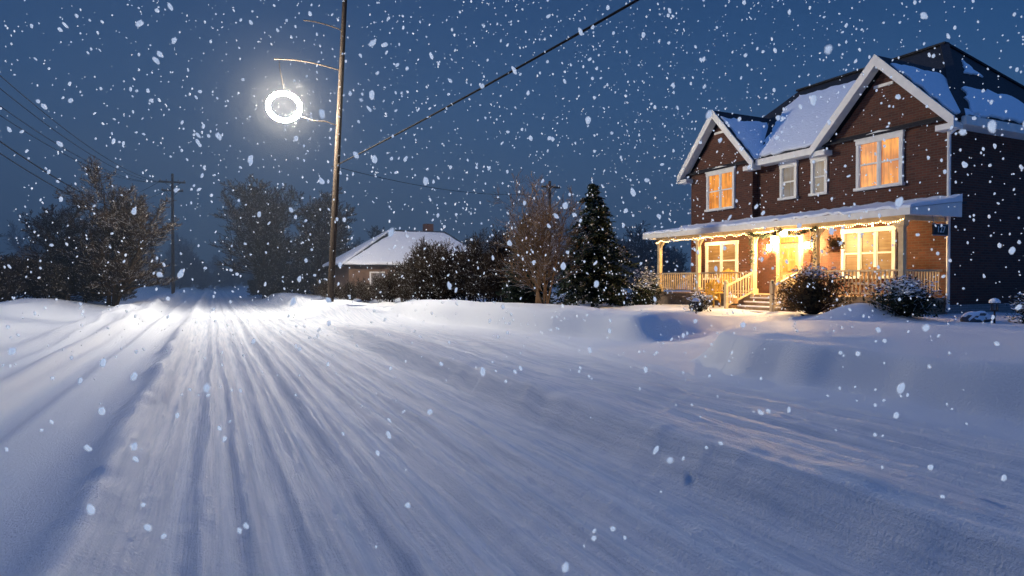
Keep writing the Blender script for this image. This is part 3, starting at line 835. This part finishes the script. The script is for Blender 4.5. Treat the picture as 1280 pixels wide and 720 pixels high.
def torus(R, r, n=48, m=12, mi=0, b=None, z=0):
    vs = []; fs = []
    for i in range(n):
        for j in range(m):
            a = 2*math.pi*i/n; c = 2*math.pi*j/m
            vs.append(((R+r*math.cos(c))*math.cos(a), (R+r*math.cos(c))*math.sin(a), z+r*math.sin(c)))
            fs.append((i*m+j, ((i+1) % n)*m+j, ((i+1) % n)*m+(j+1) % m, i*m+(j+1) % m))
    b.add(vs, fs, mi)
b = B(); torus(.68, .09, b=b); b.out('ring_tube', [M_ring], lamp, True)
b = B(); b.lathe((0, 0, -.03), [(.57, 0), (.58, .015), (.57, .03)], 40); b.out('diffuser', [M_diff], lamp)
b = B(); torus(.72, .025, b=b, z=-.13)
for t in range(6): b.beam((.71*math.cos(t*1.047), .71*math.sin(t*1.047), -.13), (.71*math.cos(t*1.047), .71*math.sin(t*1.047), -.07), .03, .03, 0, (1, 0, 0))
b.out('mounting_hoop', [M_dark], lamp)

upole(-3.3, 67.8, 11.2, .16, (0, 0), ((10.4, 1.1), (9.6, .9)))
upole(24.2, 44.6, 8.9, .16, (0, 0), ((8.4, .8),))
upole(-8.4, 19, 9.5, .16, (0, 0), ((9.0, 1.1),))
upole(11.8, -7.5, 9.5, .16, (0, 0), ((9.0, 1.1),))
upole(-16, 95, 10, .16, (0, 0), ((9.4, 1.1),))
wires = B()
def wire(p, q, sag, r=.012, n=28):
    p = Vector(p); q = Vector(q); pts = []
    for k in range(n+1):
        t = k/n; v = p.lerp(q, t); v.z -= sag*4*t*(1-t); pts.append(v)
    wires.path(pts, r, 5)
zl = hz(-8.4, 19); z2 = hz(-3.3, 67.8)
wire((PX+.36, PYY, mz+6.5), (11.8, -7.5, 9.4), .35, .032)
wire((PX+.36, PYY, mz+6.4), (24.2, 44.6, 8.6), .6, .014)
wire((PX+.7, PYY, mz+15.6), (11.3, -7.5, 9.6), .8, .010)
for i, (dx, dz) in enumerate(((-.9, 0), (-.4, 0), (.4, 0), (.9, 0))):
    wire((-8.4+dx, 19, zl+9.2), (-3.3+dx, 67.8, z2+10.5), 1.9, .014)
wire((-8.4, 19, zl+7.9), (-3.3, 67.8, z2+7.0), 1.7, .022)
wire((-8.4, 19, zl+7.4), (-3.3, 67.8, z2+6.4), 1.6, .018)
for dx in (-.9, .9): wire((-3.3+dx, 67.8, z2+10.5), (-16+dx, 95, 10), .8, .018)
wires.out('overhead_wires', [M_wire])

e = empty('rail_fence', (-14, 50, .0)); b = B(); bs = B()
for k in range(12):
    x = -k*2.2; z = hz(-14+x, 50); b.box(x-.06, x+.06, -.06, .06, z-.3, z+1.1); bs.box(x-.08, x+.08, -.08, .08, z+1.103, z+1.18)
    if k < 11:
        z2_ = hz(-14+x-2.2, 50)
        for q in (.4, .85): b.beam((x-.07, 0, z+q), (x-2.13, 0, z2_+q), .05, .12)
b.out('posts_and_rails', [M_pole], e); bs.out('snow_caps', [M_snow], e)

# ------------------------------------------------------------------ falling snow (one mass)
bm = bmesh.new(); bmesh.ops.create_icosphere(bm, subdivisions=2, radius=1)
sv = np.array([v.co[:] for v in bm.verts]); sf = np.array([[v.index for v in f.verts] for f in bm.faces]); bm.free()
rng = np.random.default_rng(123); N = 13000; N2 = 1300
C = np.stack([rng.uniform(-13, 18, N), rng.uniform(-2, 21, N), rng.uniform(.15, 12, N)], 1)
R = np.clip(.0115*np.exp(rng.normal(0, .42, N)), .0045, .028)
C2 = np.stack([rng.uniform(-6, 11, N2), rng.uniform(0, 11, N2), rng.uniform(.1, 6, N2)], 1)
R2 = rng.uniform(.006, .018, N2)
C = np.concatenate([C, C2]); R = np.concatenate([R, R2])
keep = (np.hypot(C[:, 0], C[:, 1]) > 1.1) & ~((C[:, 0] > 17.5) & (C[:, 1] > 10))
C = C[keep]; R = R[keep]; N = len(C)
dn = np.sqrt(C[:, 0]**2+C[:, 1]**2+(C[:, 2]-1.7)**2); R = np.minimum(R, .0038*dn+.001)
st = rng.uniform(.8, 1.8, N)
V = sv[None]*R[:, None, None]*np.stack([np.ones(N), np.ones(N), st], 1)[:, None, :]
V *= 1+rng.uniform(-.25, .25, (N, len(sv), 1))
V[:, :, 0] += V[:, :, 2]*rng.normal(0, .3, (N, 1))
V = (V+C[:, None, :]).reshape(-1, 3)
Fk = (sf[None]+(np.arange(N)*len(sv))[:, None, None]).reshape(-1, 3)
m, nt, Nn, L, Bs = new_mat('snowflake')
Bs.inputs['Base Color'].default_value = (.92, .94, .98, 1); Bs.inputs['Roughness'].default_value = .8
Bs.inputs['Emission Color'].default_value = (.72, .86, 1, 1); Bs.inputs['Emission Strength'].default_value = .40  # emission stands in for light on the flakes, keeps them bright
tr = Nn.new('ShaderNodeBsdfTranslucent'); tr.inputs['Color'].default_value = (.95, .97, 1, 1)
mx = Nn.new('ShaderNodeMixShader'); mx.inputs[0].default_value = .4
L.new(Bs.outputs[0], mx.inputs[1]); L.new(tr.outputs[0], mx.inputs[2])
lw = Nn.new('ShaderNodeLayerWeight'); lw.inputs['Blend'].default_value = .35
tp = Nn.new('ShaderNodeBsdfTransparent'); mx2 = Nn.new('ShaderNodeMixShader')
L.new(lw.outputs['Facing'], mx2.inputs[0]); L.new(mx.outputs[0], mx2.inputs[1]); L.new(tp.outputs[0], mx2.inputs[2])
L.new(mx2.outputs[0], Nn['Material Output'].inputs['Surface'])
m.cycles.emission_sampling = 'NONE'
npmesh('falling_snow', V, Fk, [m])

def haze_mat(name, dens, col):
    m = bpy.data.materials.new(name); m.use_nodes = True; nt = m.node_tree; nt.nodes.clear()
    out = nt.nodes.new('ShaderNodeOutputMaterial'); vs_ = nt.nodes.new('ShaderNodeVolumeScatter')
    vs_.inputs['Density'].default_value = dens
    vs_.inputs['Color'].default_value = (*col, 1); vs_.inputs['Anisotropy'].default_value = .2
    nt.links.new(vs_.outputs[0], out.inputs['Volume']); return m
hz_e = empty('snow_haze', (0, 0, 0))
for i, (rr, dd) in enumerate(((1.5, .0009), (2.5, .0007), (3.7, .0005), (5.2, .0003))):
    bm = bmesh.new(); bmesh.ops.create_icosphere(bm, subdivisions=4, radius=rr)
    me = bpy.data.meshes.new('lamp_haze'); bm.to_mesh(me); bm.free(); me.materials.append(haze_mat('lamp_haze', dd, (.9, .95, 1)))
    ho = bpy.data.objects.new('lamp_haze', me); COL.objects.link(ho); ho.location = LC; ho.parent = hz_e
b = B(); b.box(-160, 160, 38, 260, -6, 45); b.out('street_haze', [haze_mat('street_haze', .0095, (.68, .86, 1))], hz_e)

# ------------------------------------------------------------------ sky + dusk light
w = bpy.data.worlds.new('World'); scene.world = w; w.use_nodes = True
nt = w.node_tree; N = nt.nodes; L = nt.links; bg = N['Background']
tc = N.new('ShaderNodeTexCoord'); sp = N.new('ShaderNodeSeparateXYZ'); L.new(tc.outputs['Generated'], sp.inputs[0])
cr = N.new('ShaderNodeValToRGB'); E = cr.color_ramp.elements
E[0].position = 0; E[0].color = (.026, .090, .215, 1)
E[1].position = 1; E[1].color = (.075, .205, .58, 1)
for p, c in ((.10, (.018, .080, .215)), (.25, (.012, .062, .185)), (.42, (.009, .042, .135)), (.62, (.045, .125, .37))):
    e_ = E.new(p); e_.color = (*c, 1)
L.new(sp.outputs[2], cr.inputs['Fac'])
nz = N.new('ShaderNodeTexNoise'); nz.inputs['Scale'].default_value = 2.5; nz.inputs['Detail'].default_value = 5
L.new(tc.outputs['Generated'], nz.inputs['Vector'])
mr = N.new('ShaderNodeMapRange'); mr.inputs['To Min'].default_value = .75; mr.inputs['To Max'].default_value = 1.25
L.new(nz.outputs['Fac'], mr.inputs['Value'])
vm = N.new('ShaderNodeVectorMath'); vm.operation = 'SCALE'; L.new(cr.outputs['Color'], vm.inputs[0]); L.new(mr.outputs[0], vm.inputs['Scale'])
sky = N.new('ShaderNodeTexSky'); sky.sky_type = 'NISHITA'; sky.sun_disc = False
sky.sun_elevation = math.radians(-4); sky.sun_rotation = math.radians(35)
vs2 = N.new('ShaderNodeVectorMath'); vs2.operation = 'SCALE'; vs2.inputs['Scale'].default_value = .02
L.new(sky.outputs[0], vs2.inputs[0])
ad = N.new('ShaderNodeVectorMath'); L.new(vm.outputs[0], ad.inputs[0]); L.new(vs2.outputs[0], ad.inputs[1])
L.new(ad.outputs[0], bg.inputs['Color']); bg.inputs['Strength'].default_value = 1.0

sl = bpy.data.lights.new('dusk_sun', 'SUN'); sl.energy = .72; sl.color = (.36, .62, 1.0); sl.angle = math.radians(8)
so = bpy.data.objects.new('dusk_sun', sl); COL.objects.link(so)
az = Vector((.66, .64, .31)).normalized()      # towards the light
so.rotation_euler = az.to_track_quat('Z', 'Y').to_euler(); so.location = (0, 0, 30)

# ------------------------------------------------------------------ camera
cd = bpy.data.cameras.new('camera'); co = bpy.data.objects.new('camera', cd); COL.objects.link(co)
cd.sensor_width = 36; cd.lens = 22.5; cd.clip_end = 2000; cd.clip_start = .05
co.location = (0, 0, 1.7)
co.rotation_euler = (math.radians(90-.72), 0, -math.atan(375/800))
cd.dof.use_dof = True; cd.dof.focus_distance = 10; cd.dof.aperture_fstop = 3.5
scene.camera = co
